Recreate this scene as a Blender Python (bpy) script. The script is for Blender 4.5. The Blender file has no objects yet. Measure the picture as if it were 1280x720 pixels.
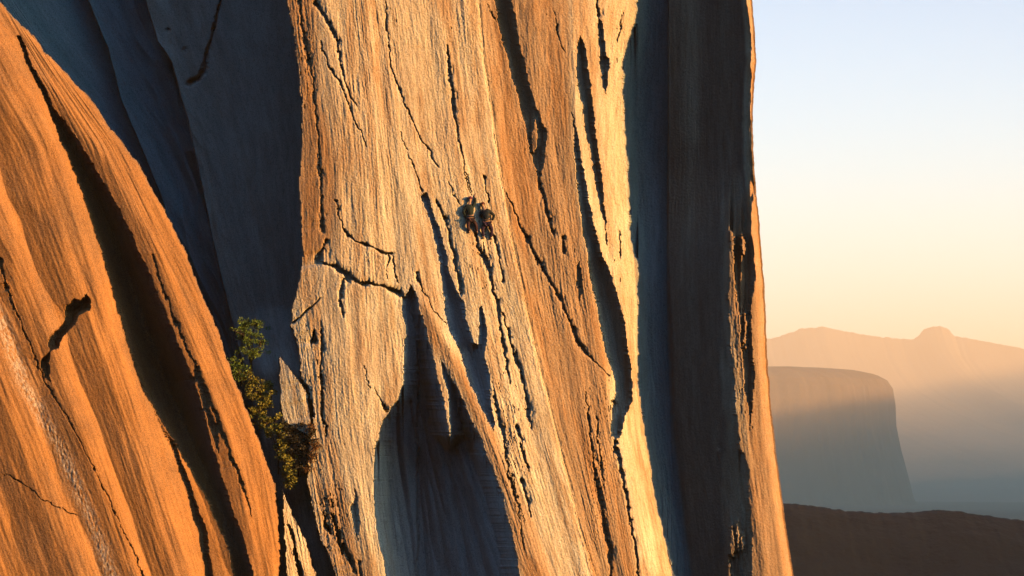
import bpy, bmesh, math, random
import numpy as np
from mathutils import Vector, Matrix
random.seed(7)
R = math.radians
C = bpy.context.scene.collection
scene = bpy.context.scene

# ------------------------------------------------------------------ layout
K = 3240.0            # focal length in photo pixels (1280 wide)
D = 120.0             # metres to the cliff's reference plane
PX = D / K            # metres per pixel there
HOR = 600.0           # row of the horizon
GROUND = -85.0        # valley floor below the viewpoint
SUN_AZ = 112.0        # clockwise from +Y (view direction): right, a little behind the viewer
SUN_EL = 9.0
sun = np.array([math.sin(R(SUN_AZ)) * math.cos(R(SUN_EL)), math.cos(R(SUN_AZ)) * math.cos(R(SUN_EL)), math.sin(R(SUN_EL))])

def at(u, v, Y):
    return np.array([(u - 640.0) / K * Y, Y, (HOR - v) / K * Y])

def tag(o, label=None, cat=None, group=None, kind=None):
    if label: o['label'] = label
    if cat: o['category'] = cat
    if group: o['group'] = group
    if kind: o['kind'] = kind
    return o

def mesh_obj(name, verts, faces, mat, parent=None, smooth=False):
    me = bpy.data.meshes.new(name)
    me.from_pydata([tuple(map(float, p)) for p in verts], [], [tuple(map(int, f)) for f in faces])
    me.update()
    if smooth:
        me.polygons.foreach_set('use_smooth', [True] * len(me.polygons))
    if mat: me.materials.append(mat)
    o = bpy.data.objects.new(name, me); C.objects.link(o)
    if parent: o.parent = parent
    return o

def quad_mesh(name, V, quads, mat, attrs=None, smooth=False):
    """fast numpy mesh: V (n,3), quads (m,4)"""
    used = np.unique(quads)
    remap = np.full(len(V), -1, dtype=np.int64); remap[used] = np.arange(len(used))
    q = remap[quads]; W = V[used]
    me = bpy.data.meshes.new(name)
    me.vertices.add(len(W)); me.vertices.foreach_set('co', W.astype(np.float32).ravel())
    me.loops.add(q.size); me.loops.foreach_set('vertex_index', q.astype(np.int32).ravel())
    me.polygons.add(len(q))
    me.polygons.foreach_set('loop_start', (np.arange(len(q)) * 4).astype(np.int32))
    me.polygons.foreach_set('loop_total', np.full(len(q), 4, dtype=np.int32))
    if smooth: me.polygons.foreach_set('use_smooth', np.ones(len(q), dtype=bool))
    me.update(calc_edges=True)
    me.validate()
    if not smooth:
        me.polygons.foreach_set('use_smooth', np.zeros(len(me.polygons), dtype=bool))
    for an, (typ, arr) in (attrs or {}).items():
        a = me.attributes.new(an, typ, 'POINT')
        key = 'color' if typ == 'FLOAT_COLOR' else 'vector'
        a.data.foreach_set(key, arr[used].astype(np.float32).ravel())
    me.materials.append(mat)
    o = bpy.data.objects.new(name, me); C.objects.link(o)
    return o

# ------------------------------------------------------------------ numpy noise
_rng = np.random.RandomState(11)
def vnoise(x, y, seed=0):
    """gradient noise, about -0.7..0.7"""
    xi = np.floor(x).astype(np.int64); yi = np.floor(y).astype(np.int64)
    xf = x - xi; yf = y - yi
    def g(ix, iy):
        h = (ix * 374761393 + iy * 668265263 + seed * 974634777) & 0xffffffff
        h = ((h ^ (h >> 13)) * 1274126177) & 0xffffffff
        h = h ^ (h >> 16)
        a = (h & 0xffff) / 65536.0 * 2 * np.pi
        return np.cos(a), np.sin(a)
    sx = xf * xf * xf * (xf * (xf * 6 - 15) + 10); sy = yf * yf * yf * (yf * (yf * 6 - 15) + 10)
    def d(ox, oy):
        gx, gy = g(xi + ox, yi + oy)
        return gx * (xf - ox) + gy * (yf - oy)
    a = d(0, 0); b = d(1, 0); c = d(0, 1); e = d(1, 1)
    return (a * (1 - sx) + b * sx) * (1 - sy) + (c * (1 - sx) + e * sx) * sy
def fbm(x, y, oct=4, seed=0, gain=0.5):
    r = 0; a = 1.0
    for i in range(oct):
        r = r + a * vnoise(x * 2 ** i, y * 2 ** i, seed + i * 17); a *= gain
    return r
def ridged(x, y, oct=3, seed=0):
    r = 0; a = 1.0
    for i in range(oct):
        r = r + a * (1 - 2.2 * np.abs(vnoise(x * 2 ** i, y * 2 ** i, seed + i * 31))); a *= 0.5
    return r
def sstep(x, a, b):
    t = np.clip((x - a) / (b - a), 0, 1)
    return t * t * (3 - 2 * t)

# ------------------------------------------------------------------ the cliff: raster of relief, 1 cell = 1 px of the reference plane
U0, U1, V0, V1 = -260, 1012, -160, 880
us = np.arange(U0, U1 + 1).astype(float); vs = np.arange(V0, V1 + 1).astype(float)
UU, VV = np.meshgrid(us, vs)
NV, NU = UU.shape
# ragged outlines: every traced line is looked up at slightly shaken coordinates
wu = UU + 2.2 * fbm(UU / 14, VV / 30, 3, 3) + 1.8 * vnoise(UU / 4.0, VV / 8.0, 5) + 1.2 * vnoise(UU / 2.1, VV / 3.0, 6)
wv = VV + 4.0 * fbm(UU / 20, VV / 40, 2, 9)

# flow lines (how the rock splits), u at rows v
gv = np.array([-160, 0, 180, 360, 540, 720, 880.])
guides = np.array([
 [-560, -420, -330, -250, -180, -120, -70],
 [-260, -170, -60, 20, 95, 160, 215],
 [-80, -2, 92, 145, 200, 255, 300],
 [-60, 12, 147, 240, 318, 352, 380],
 [345, 357, 377, 377, 395, 430, 460],
 [430, 440, 458, 470, 482, 500, 520],
 [485, 498, 520, 552, 596, 656, 710],
 [585, 600, 622, 653, 695, 745, 790],
 [715, 718, 724, 745, 768, 800, 830],
 [795, 796, 782, 795, 806, 845, 885],
 [850, 850, 848, 838, 846, 864, 880],
 [938, 940, 941, 956, 967, 992, 1012],
 [1040, 1040, 1040, 1050, 1060, 1080, 1100.]])
gq = guides[:, 3].copy()
def edge_interp(pts, v):
    p = np.array(pts, float)
    return np.interp(v, p[:, 1], p[:, 0])
Q = np.empty_like(UU)
for j, v in enumerate(vs):
    row = np.array([np.interp(v, gv, g) for g in guides])
    row = np.maximum.accumulate(row + np.arange(len(row)) * 1e-3)
    Q[j] = np.interp(us, row, gq)
def smooth_rows(A, n):
    for _ in range(n):
        A = (np.roll(A, 1, 0) + np.roll(A, -1, 0) + A) / 3
    return A
Q[3:-3] = smooth_rows(Q, 60)[3:-3]

def poly_mask(pts, X=None, Y=None):
    X = wu if X is None else X; Y = wv if Y is None else Y
    p = np.array(pts, float)
    m = np.zeros(UU.shape, bool)
    x0 = max(int(p[:, 0].min() - 12 - U0), 0); x1 = min(int(p[:, 0].max() + 12 - U0), NU)
    y0 = max(int(p[:, 1].min() - 12 - V0), 0); y1 = min(int(p[:, 1].max() + 12 - V0), NV)
    if x1 <= x0 or y1 <= y0: return m
    x = X[y0:y1, x0:x1]; y = Y[y0:y1, x0:x1]
    s = np.zeros(x.shape, bool); n = len(p)
    for i in range(n):
        ax, ay = p[i]; bx, by = p[(i + 1) % n]
        if ay == by: continue
        c = ((ay > y) != (by > y)) & (x < (bx - ax) * (y - ay) / (by - ay) + ax)
        s ^= c
    m[y0:y1, x0:x1] = s
    return m
def line_dist(pts, w, X=None, Y=None):
    """(distance / half width) to a polyline with a width per vertex, 9 outside its reach"""
    X = wu if X is None else X; Y = wv if Y is None else Y
    p = np.array(pts, float); w = np.full(len(p), w, float) if np.isscalar(w) else np.array(w, float)
    out = np.full(UU.shape, 9.0)
    for i in range(len(p) - 1):
        ax, ay = p[i]; bx, by = p[i + 1]; pad = 14 + 3 * max(w[i], w[i + 1])
        x0 = max(int(min(ax, bx) - pad - U0), 0); x1 = min(int(max(ax, bx) + pad - U0), NU)
        y0 = max(int(min(ay, by) - pad - V0), 0); y1 = min(int(max(ay, by) + pad - V0), NV)
        if x1 <= x0 or y1 <= y0: continue
        x = X[y0:y1, x0:x1]; y = Y[y0:y1, x0:x1]
        dx, dy = bx - ax, by - ay
        t = np.clip(((x - ax) * dx + (y - ay) * dy) / (dx * dx + dy * dy), 0, 1)
        d = np.hypot(x - ax - t * dx, y - ay - t * dy) / (0.5 * (w[i] * (1 - t) + w[i + 1] * t))
        out[y0:y1, x0:x1] = np.minimum(out[y0:y1, x0:x1], d)
    return out
def soft(mask, n):
    a = mask.astype(float)
    for _ in range(3):
        for ax in (0, 1):
            c = np.cumsum(np.concatenate([np.repeat(a.take([0], ax), n + 1, ax), a, np.repeat(a.take([-1], ax), n, ax)], ax), ax)
            if ax == 0: a = (c[2 * n + 1:, :] - c[:-2 * n - 1, :]) / (2 * n + 1)
            else: a = (c[:, 2 * n + 1:] - c[:, :-2 * n - 1]) / (2 * n + 1)
    return a
def inside_dist(mask, nmax):
    d = np.zeros(mask.shape); m = mask.copy()
    for _ in range(nmax):
        d += m
        e = m.copy()
        e[1:] &= m[:-1]; e[:-1] &= m[1:]; e[:, 1:] &= m[:, :-1]; e[:, :-1] &= m[:, 1:]
        m = e
        if not m.any(): break
    return d

# ---- outlines of the big volumes
A_EDGE = [(-120, -160), (-40, -50), (0, 28), (20, 48), (37, 87), (53, 117), (62, 140), (80, 187), (102, 240), (120, 297), (140, 363), (157, 427), (176, 480), (203, 533), (213, 557), (230, 607), (247, 667), (257, 720), (275, 800), (300, 880)]
F_EDGE = [(203, 531), (230, 573), (263, 633), (283, 680), (293, 720), (312, 800), (330, 880)]
B_EDGE = [(-140, -160), (-50, -50), (0, 3), (20, 23), (47, 53), (77, 87), (100, 110), (123, 137), (143, 167), (170, 200), (192, 240), (213, 277), (233, 317), (253, 370), (277, 427), (293, 473), (318, 537), (332, 572), (342, 605), (347, 640), (350, 680), (349, 720), (356, 800), (366, 880)]
P_EDGE = [(330, -160), (350, -50), (357, 0), (367, 37), (372, 80), (377, 133), (377, 187), (375, 213), (375, 240), (378, 317), (375, 350), (367, 380), (363, 407), (371, 427), (375, 447), (376, 472), (385, 490), (390, 505), (392, 530), (386, 560), (384, 600), (392, 640), (400, 670), (412, 700), (420, 720), (440, 800), (460, 880)]
M_EDGE = [(800, -160), (798, -50), (797, 0), (793, 27), (787, 50), (780, 67), (778, 80), (780, 147), (782, 187), (785, 213), (786, 240), (787, 300), (797, 330), (797, 400), (797, 480), (807, 547), (813, 587), (820, 627), (843, 720), (862, 800), (880, 880)]
E_EDGE = [(936, -160), (938, -50), (940, 0), (944, 40), (945, 75), (942, 120), (941, 160), (943, 210), (945, 240), (950, 280), (952, 320), (956, 360), (958, 410), (960, 460), (965, 525), (972, 580), (980, 640), (987, 690), (992, 720), (1002, 800), (1008, 880)]
def left_of(edge, X=None): return (wu if X is None else X) < edge_interp(edge, wv)
xe = edge_interp(E_EDGE, vs) + 1.2 * vnoise(vs / 23, vs * 0 + .5, 71) + 0.7 * vnoise(vs / 5, vs * 0 + .5, 72)
isA = left_of(A_EDGE); isB = left_of(B_EDGE) & ~isA
isF = poly_mask([(203, 531)] + F_EDGE[1:] + [(300, 880), (280, 800), (267, 720), (257, 660), (240, 613), (220, 557)])
isP = ~left_of(P_EDGE); isR = ~isA & ~isB & ~isP
isX = ~left_of(M_EDGE)                          # right-hand buttress and the corner beside it

# ---- hollows and slots: areas lying below the sun's grazing line
P = lambda *a: [a[i:i + 2] for i in range(0, len(a), 2)]
dark_polys = [
 P(20,45, 37,87, 53,117, 62,140, 80,187, 102,240, 120,297, 140,363, 157,427, 175,480, 203,531, 230,573, 263,633, 283,680, 293,720, 312,800, 330,880, 380,880, 345,800, 318,720, 300,660, 283,613, 263,547, 247,490, 240,470, 220,420, 200,373, 180,327, 160,283, 137,240, 110,193, 87,160, 67,133, 57,112, 42,85, 26,45),
 P(205,536, 220,557, 240,613, 257,660, 267,720, 280,800, 300,880, 275,800, 257,720, 247,667, 230,607, 213,557),
 P(107,367, 113,373, 112,390, 100,393, 88,410, 78,420, 72,437, 63,440, 60,430, 67,417, 80,403, 82,383, 92,373, 100,377),
 P(52,447, 63,440, 61,453, 63,477, 55,470, 50,455),
 P(525,243, 533,241, 541,262, 548,285, 556,312, 562,340, 570,362, 580,375, 584,400, 592,428, 598,430, 598,385, 602,383, 607,400, 608,418, 606,445, 613,473, 612,500, 619,530, 617,540, 600,507, 587,480, 573,437, 560,407, 556,390, 553,355, 549,330, 543,300, 538,280, 531,258),
 P(514,357, 520,367, 527,393, 537,427, 547,467, 551,490, 558,520, 562,545, 560,500, 553,462, 550,445, 560,465, 570,480, 583,513, 600,547, 617,587, 630,627, 643,680, 650,720, 670,800, 690,880, 500,880, 490,800, 483,720, 475,687, 468,653, 467,623, 466,590, 468,557, 475,533, 487,513, 497,497, 503,480, 505,440, 506,413, 502,393, 502,373, 508,370),
 P(443,610, 448,630, 449,655, 448,678, 445,665, 440,650, 438,635, 441,625),
 P(617,-160, 618,0, 620,27, 630,57, 640,97, 650,133, 660,177, 668,210, 673,232, 677,215, 681,193, 683,165, 675,145, 668,135, 664,110, 657,85, 650,60, 645,27, 640,0, 636,-160),
 P(724,325, 727,345, 729,365, 724,375, 719,355, 720,335),
 P(725,43, 730,53, 735,80, 738,110, 743,147, 747,187, 752,225, 757,265, 757,290, 752,270, 745,235, 737,187, 730,153, 725,123, 720,97, 720,67),
 P(715,137, 723,173, 728,207, 733,240, 743,283, 753,320, 767,353, 777,387, 782,420, 787,453, 790,480, 790,500, 781,523, 774,548, 764,545, 762,530, 767,510, 769,480, 760,453, 750,410, 742,373, 735,327, 727,283, 722,240, 718,200, 716,160),
 P(748,20, 753,33, 758,67, 760,87, 757,117, 753,107, 750,80, 747,43),
 P(348,606, 352,600, 358,608, 375,598, 385,606, 392,640, 400,670, 412,700, 420,720, 440,800, 460,880, 430,880, 415,800, 396,720, 380,672, 365,642, 352,615),
 P(349,612, 353,640, 357,680, 362,720, 368,800, 372,880, 362,880, 358,800, 352,720, 351,680, 348,640),
 M_EDGE + P(975,880, 950,800, 940,720, 939,650, 935,600, 936,560, 938,530, 941,500, 942,480, 941,440, 938,400, 940,370, 945,345, 943,320, 938,290, 940,250, 947,235, 945,172, 938,150, 938,120, 939,90, 939,60, 937,30, 932,0, 930,-160),
]
dark_lines = [
 (P(190,318, 200,350, 217,397, 240,447, 253,480, 268,515, 280,548, 292,580, 306,615, 316,645), [4,3,3,4,6,8,7,5,4,1]),
 (P(243,465, 256,500, 268,545, 274,565), [8,10,6,2]),
 (P(360,655, 368,690, 378,720, 395,790), [2,4,4,4]),
 (P(372,-60, 374,0, 380,45, 385,67, 391,100, 394,130, 397,165, 400,210, 402,260, 404,290), [2,3,4,5,2,3,2,3,3,4]),
 (P(394,5, 400,10, 412,30, 420,50, 425,75, 430,100, 440,125, 448,135), [8,6,4,4,3,2,1.5,1]),
 (P(400,50, 410,80, 425,103, 435,130, 445,155, 459,182), [1.3,1.5,2,1.5,1.5,1.5]),
 (P(482,0, 485,50, 488,80, 495,100, 505,130, 515,150, 530,180, 548,208), [1,2,1.5,2.5,2,1.5,1.7,2]),
 (P(500,165, 510,190, 522,222, 528,238), [1,1.2,1.5,2]),
 (P(559,55, 562,90, 567,130, 572,165, 578,200, 583,225), [1.5,5,5,3,1.5,1]),
 (P(546,248, 556,275, 565,310, 573,345, 577,365), [3,4,4,4,5]),
 (P(617,498, 624,525, 631,548, 633,572), [4,6,6,3]),
 (P(396,328, 410,331, 422,335, 432,343, 444,352, 460,355, 475,357, 487,360, 495,364, 505,370), [3,3,7,9,5,3,3,5,8,4]),
 (P(408,300, 404,312, 400,322, 397,328), [4,5,8,4]),
 (P(430,285, 437,295, 445,302, 458,306, 468,312, 478,315, 490,317), [2,2.5,2,3,2,3,3]),
 (P(485,318, 484,335, 483,350), [2,1.5,1.2]), (P(490,320, 494,338, 498,354), [2,2,1]),
 (P(420,250, 424,275, 432,290), [1,2,2]),
 (P(428,350, 427,360, 424,375, 427,388, 429,397), [3,4,5,3,1.5]),
 (P(521,342, 527,358, 537,380, 548,395, 558,405), [3,1.8,1.5,1.2,1]),
 (P(402,400, 402,430, 402,470, 403,510, 408,545), [1.5,4,3,3,2]),
 (P(400,372, 390,383, 375,395, 366,402), [2,2,2,3]), (P(393,416, 394,426), [4,5]),
 (P(376,472, 383,485, 389,505, 392,522), [3,4,3,2]),
 (P(455,455, 459,470, 463,485), [1,1.5,1]), (P(467,485, 475,500, 484,513), [1,2,3]),
 (P(403,640, 408,655, 413,668), [3,4,2]), (P(415,645, 422,665, 428,690), [3,4,2]), (P(430,680, 437,700, 445,715), [4,8,3]),
 (P(594,290, 598,308, 605,322, 611,333, 616,360, 622,387, 627,415, 632,450, 637,480), [3,3,4,6,4,5,3,3,2]),
 (P(612,285, 618,300, 623,320, 628,352), [2,3,2,3]),
 (P(628,392, 636,415, 643,440, 650,465, 656,490, 661,515, 664,535), [2,3,3,4,5,5,4]),
 (P(645,533, 652,548), [6,6]), (P(652,600, 658,620, 664,645), [3,4,2]),
 (P(633,575, 638,600, 645,625, 655,650), [3,3,2,1]),
 (P(650,555, 656,575, 661,590), [2,3,1]),
 (P(606,222, 608,240, 611,252), [2,2.2,1]), (P(584,222, 588,242), [1.2,1]),
 (P(673,230, 680,250, 686,275, 692,293), [4,5,5,3]), (P(703,297, 705,316), [5,4]),
 (P(768,545, 773,575, 779,600, 784,625, 789,655, 794,690, 799,725, 812,790), [5,8,7,5,3,3,3,3]),
 (P(745,-20, 748,20), [2,3]), (P(776,20, 773,50), [2,2]), (P(775,290, 775,325), [2,2]), (P(757,290, 758,305), [2,1]),
 (P(632,240, 642,263, 653,287, 667,313, 680,340, 695,363, 707,390, 723,427, 730,437, 747,457, 760,470), [1,2,3,3,4,5,3,6,5,2,1]),
 (P(733,490, 737,530, 741,570, 745,600, 752,630, 757,660, 762,690, 764,740), [1,2,2.5,4,6,7,5,4]),
 (P(745,520, 750,570, 755,600), [1.5,2,2]), (P(766,500, 768,520), [3,4]),
 (P(692,14, 697,40, 706,66), [1.2,1.8,1]), (P(610,5, 615,22, 620,30), [1.5,2,2]),
 (P(583,215, 590,238), [1,1.3]), (P(560,228, 572,252, 580,262), [1,1.3,1]),
 (P(0,590, 20,600, 40,612, 65,632, 85,640, 97,647), [1.3,1.8,1.5,1.8,1.3,1]),
 (P(-20,300, 0,327, 10,367, 30,413, 47,453, 57,480, 80,513, 100,553, 120,593, 140,633, 160,673, 182,725), [4,6,4,3,3,3,2.5,2,2,2,2,2]),
 (P(640,590, 648,640, 655,690), [1.5,2,1.5]), (P(448,700, 452,720), [3,3]),
]
lit_polys = [
 P(353,611, 365,642, 380,672, 396,720, 415,800, 430,880, 374,880, 364,800, 359,720, 357,680, 354,650),
 P(349,445, 358,453, 376,478, 385,493, 388,520, 388,545, 353,525, 350,485),
 P(913,290, 917,292, 917,340, 918,360, 924,395, 925,420, 929,470, 936,520, 938,560, 937,590, 925,560, 920,510, 915,450, 911,400, 911,360, 912,320),
 P(914,655, 919,680, 917,700, 913,690), P(921,650, 925,668, 922,690, 920,670), P(910,690, 914,720, 912,740, 909,710), P(927,655, 929,680, 927,690),
 P(926,292, 930,300, 930,322, 927,312), P(930,390, 932,400, 932,440, 930,425),
 P(662,62, 668,80, 672,110, 669,118, 664,95), P(668,150, 672,160, 671,182, 667,190, 666,165), P(648,30, 653,44, 656,66, 652,60),
]
dark = isR.copy()
for p in dark_polys: dark |= poly_mask(p)
dark &= ~(isF)
groove = np.zeros(UU.shape)
lwu = wu + 2.4 * vnoise(UU / 12, VV / 12, 231) + .7 * vnoise(UU / 4, VV / 4, 232); lwv = wv + 2.4 * vnoise(UU / 12, VV / 12, 233) + .7 * vnoise(UU / 4, VV / 4, 234)
ragged = np.clip(1.12 + .55 * vnoise(UU / 3.6, VV / 9.0, 211) + 1.3 * vnoise(UU / 14, VV / 26, 212), .5, 3)
for pts, w in dark_lines:
    w = [x * .7 if x < 2.6 else x * .9 for x in w]
    ld = line_dist(pts, w, lwu, lwv)
    ld = ld * ragged
    dark |= (ld < 1.0)
    groove = np.maximum(groove, np.exp(-(ld / 1.5) ** 2))
lit_force = np.zeros(UU.shape, bool)
for p in lit_polys: lit_force |= poly_mask(p)
dark &= ~lit_force
dark |= line_dist(P(362,655, 369,690, 377,722, 393,790), [1, 4, 5, 5]) < 1
dark &= UU < xe[:, None] - 2.5 - 1.5 * vnoise(UU * 0, VV / 25, 79)
# small breaks that run with the grain of the rock on the fractured faces
rough_zone = np.zeros(UU.shape)
for (cx, cy, rx, ry, k) in [(384, 60, 14, 80, .8), (488, 60, 12, 80, .5), (600, 320, 22, 60, .9), (640, 560, 22, 90, 1.), (415, 640, 24, 70, 1.), (392, 430, 14, 110, .6), (655, 110, 16, 80, .7), (745, 600, 16, 110, .9), (775, 60, 12, 70, .9), (720, 340, 20, 60, .5), (470, 330, 34, 20, .5), (925, 420, 14, 160, .9), (560, 40, 30, 60, .5), (760, 500, 16, 40, .9), (770, 320, 14, 50, .7), (925, 690, 16, 60, .9), (370, 700, 18, 50, .8), (560, 460, 10, 60, .7), (440, 90, 30, 70, .3), (15, 400, 16, 70, .6), (620, 500, 14, 60, .8)]:
    rough_zone = np.maximum(rough_zone, k * np.exp(-((UU - cx) / rx) ** 2 - ((VV - cy) / ry) ** 2))
grain = fbm(Q / 2.4, VV / 20, 2, 41)
isM = isP & ~isX
lit_face = isM | (isX & (UU > 908))
dark |= lit_face & (grain > (0.80 - 0.44 * rough_zone))
grain2 = fbm(Q / 1.7, VV / 13, 2, 43); patchy = fbm(UU / 45, VV / 90, 2, 44)
dark |= lit_face & (grain2 > (0.88 - 0.40 * rough_zone - .25 * np.clip(patchy, -.3, 1)))

# ---- base relief H (metres towards the viewer)
rowq = lambda pts: np.interp(Q, [p[0] for p in pts], [p[1] for p in pts])
Hm = rowq([(375, -.35), (380, -.1), (392, .22), (402, .42), (425, .50), (470, .36), (552, .0), (600, -.28), (652, -.55), (664, -.72), (700, -.82), (742, -.98), (756, -1.25), (770, -1.6), (795, -2.35), (838, -2.6), (870, -2.2), (905, -1.1), (922, -.95), (956, -1.45), (1050, -2.2)])
Hm += 0.10 * fbm(Q / 34, VV / 330, 2, 51) + 0.0
sideP = 0.5 * np.exp(-((UU - edge_interp(P_EDGE, VV)) / 6.0) ** 2)
# left slabs: long rounded folds
qa = Q
def fold(c, w, amp): return amp * np.exp(-((qa - c) / w) ** 2)
HA = 1.9 + 0.0066 * (145 - qa) * 1.0 + fold(98, 24, .40) + fold(30, 26, .48) + fold(-45, 30, .5) + fold(63, 8, -.14) + fold(122, 8, .14) + .22 * fbm(UU / 60 + 3, VV / 110, 2, 64)
lineD4 = edge_interp(P(-60,200, 0,327, 30,413, 57,480, 100,553, 140,633, 182,725, 250,880), VV)
HA += np.where(UU < lineD4, .16 * np.exp(-((lineD4 - UU) / 40)) , 0)
HA -= 0.5 * np.exp(-np.clip(edge_interp(A_EDGE, VV) - UU, 0, 99) / 7.0)      # the rounded lip
HA += 0.10 * fbm(qa / 17, VV / 190, 3, 61)
bd = np.clip(edge_interp(B_EDGE, VV) - UU, 0, 200)
HB = 1.15 - 0.45 * np.exp(-bd / 8.0) + .10 * np.cos(bd / 6.5) * np.exp(-bd / 60) + 0.07 * fbm(qa / 12, VV / 150, 3, 63) + .010 * np.minimum(bd, 34)
HF = 1.25 - 0.35 * np.exp(-np.clip(edge_interp(F_EDGE, VV) - UU, 0, 99) / 7.0)
# the deep recess behind
l1 = edge_interp(P(60,-160, 110,0, 135,60, 150,120, 200,240, 225,330, 260,460, 300,560, 330,700, 350,880), wv)
l2 = edge_interp(P(150,-160, 182,0, 197,50, 215,80, 235,150, 250,220, 262,280, 275,340, 295,420, 330,560, 370,880), wv)
HR = np.where(UU < l1, -8.2 + .012 * (l1 - UU), np.where(UU < l2, -7.0 - .02 * (UU - l1) * .4, -5.4 + 0.006 * (UU - l2)))
HR += .5 * ridged(Q / 26, VV / 150, 2, 81) * np.exp(-((UU - l2 + 12) / 26) ** 2)
cr, _w = line_dist(P(276,0, 270,25, 265,45, 257,68, 255,88, 248,98, 236,104), [2, 3, 2, 4, 6, 4, 6]), 0
HR -= .5 * np.exp(-cr ** 2)
for (bx, by) in ((210, 38), (231, 62), (240, 100), (248, 100)):
    HR -= .14 * (1 + vnoise(UU / 2., VV / 2., 301)) * np.exp(-((UU - bx) ** 2 + (VV - by) ** 2) / 8.0)
low = sstep(VV, 380, 470) * sstep(UU, 285, 330)
HR = HR * (1 - low) + (-1.9 - .006 * np.abs(UU - 350)) * low
H0 = np.where(isA, HA, np.where(isF, HF, np.where(isB, HB, np.where(isR, HR, Hm))))
# flake C at the foot of the gully
flC = poly_mask(P(352,612, 365,642, 380,672, 396,720, 415,800, 430,880, 372,880, 362,800, 356,720, 353,660))
H0 = np.where(flC & ~dark, .25 + .012 * (380 - UU), H0)
# pillar features that stand out of the main face
H0 += np.where(isM, -.22 * sstep(VV, 0, 1) * 0 + 0.16 * np.exp(-((UU - edge_interp(P(515,360, 545,415, 573,470, 600,530, 630,600, 660,680, 690,760, 720,880), VV) - 4) / 11) ** 2) * sstep(VV, 350, 400), 0)
g1 = edge_interp(P(590,-160, 598,0, 605,80, 614,130, 622,190, 630,240, 640,300, 655,370, 668,430, 680,480, 695,540, 710,600, 725,660, 745,720, 790,880), wv)
H0 -= np.where(isM & (UU > g1), .18, 0)
H0 -= np.where(isM, .10 * np.exp(-((wu - g1) / 1.6) ** 2), 0)
# round the free edge of the buttress away
XE = xe[:, None]
te = np.clip((UU - (XE - 14)) / 14.0, 0, 1)
H0 -= np.where(isX, 1.1 * (1 - np.sqrt(np.clip(1 - te ** 2, 0, 1))), 0)
H0 += np.where(isX, .06 * fbm(Q / 8, VV / 90, 2, 95), 0)
outside = UU > XE + 1.0

# ---- let the sun graze it: march away from the sun, sink the hollows below its ray and keep the faces above
dd = inside_dist(dark, 60) * PX
sx, sh, sz = sun[0], -sun[1], sun[2]
marg = np.minimum(.035 + .75 * dd, 1.4)
deep = poly_mask(dark_polys[0]) | poly_mask(dark_polys[2]) | poly_mask(dark_polys[3]) | poly_mask(dark_polys[12]) | poly_mask(dark_polys[13])
marg = np.where(deep, np.minimum(.05 + 2.0 * dd, 4.5), marg)
marg = np.where(isX, np.minimum(.05 + .35 * dd, .55), marg)
corner = isX & (UU < edge_interp(P(834,-160, 836,0, 836,120, 834,360, 842,540, 864,720, 880,880), wv))
marg = np.where(corner, marg + .55 * sstep(dd, 0, .5), marg)
H = H0.copy()
H[outside] = -60
S = np.full(NV, -60.0)
rows = np.arange(NV).astype(float)
for i in range(NU - 2, -1, -1):
    Xm = (us[i] - 640) * PX
    fx = sx + Xm * sh / D
    m = sh / fx * PX
    shift = sz / fx                                 # the ray comes down by this many rows per column
    src = np.maximum(S, H[:, i + 1])
    S = np.interp(rows - shift, rows, src) - m       # row index grows downwards, the sun is above
    h = H[:, i]
    dk = dark[:, i]; o = outside[:, i]
    sunk = np.minimum(h, S - marg[:, i])
    risen = np.maximum(h, S + .012)
    keep = S < -20
    h = np.where(dk & ~keep, sunk, np.where(~dk & ~keep, risen, h))
    H[:, i] = np.where(o, -60, h)

# the sheltered floors run on smoothly from row to row (never above the grazing line)
dk = (dark & ~outside & (UU < XE - 4)).astype(float)
for _ in range(3):
    num = (H * dk); den = dk.copy(); n_ = 9
    def vb(a):
        c = np.cumsum(np.concatenate([np.repeat(a[:1], n_ + 1, 0), a, np.repeat(a[-1:], n_, 0)]), 0)
        return (c[2 * n_ + 1:] - c[:-2 * n_ - 1]) / (2 * n_ + 1)
    bl = vb(vb(num)) / np.maximum(vb(vb(den)), 1e-6)
    big = (dk > 0) & ~isR & (dd > .12)
    H = np.where(big, H * (1 - sstep(dd, .08, .3)) + (np.minimum(bl, H + .08) - .03) * sstep(dd, .08, .3), H)
# the buttress's shaded side is one broad plane: even it out further down the wall
bsm = (dk > 0) & poly_mask(dark_polys[5])
bx = (dk > 0) & (isX | poly_mask(dark_polys[5]))
dkx = bx.astype(float)
for n_ in (40, 25, 12):
    def vb(a):
        c = np.cumsum(np.concatenate([np.repeat(a[:1], n_ + 1, 0), a, np.repeat(a[-1:], n_, 0)]), 0)
        return (c[2 * n_ + 1:] - c[:-2 * n_ - 1]) / (2 * n_ + 1)
    bl = vb(vb(H * dkx)) / np.maximum(vb(vb(dkx)), 1e-6)
    H = np.where(bx, H * (1 - sstep(dd, .02, .25)) + np.minimum(bl - .04, H + .12) * sstep(dd, .02, .25), H)
H -= np.where(bsm, sstep(dd, .2, .9) * (.30 + .22 * ridged(Q / 15, VV / 260, 2, 221) + .35 * sstep(wu, 520, 524)), 0)
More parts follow.
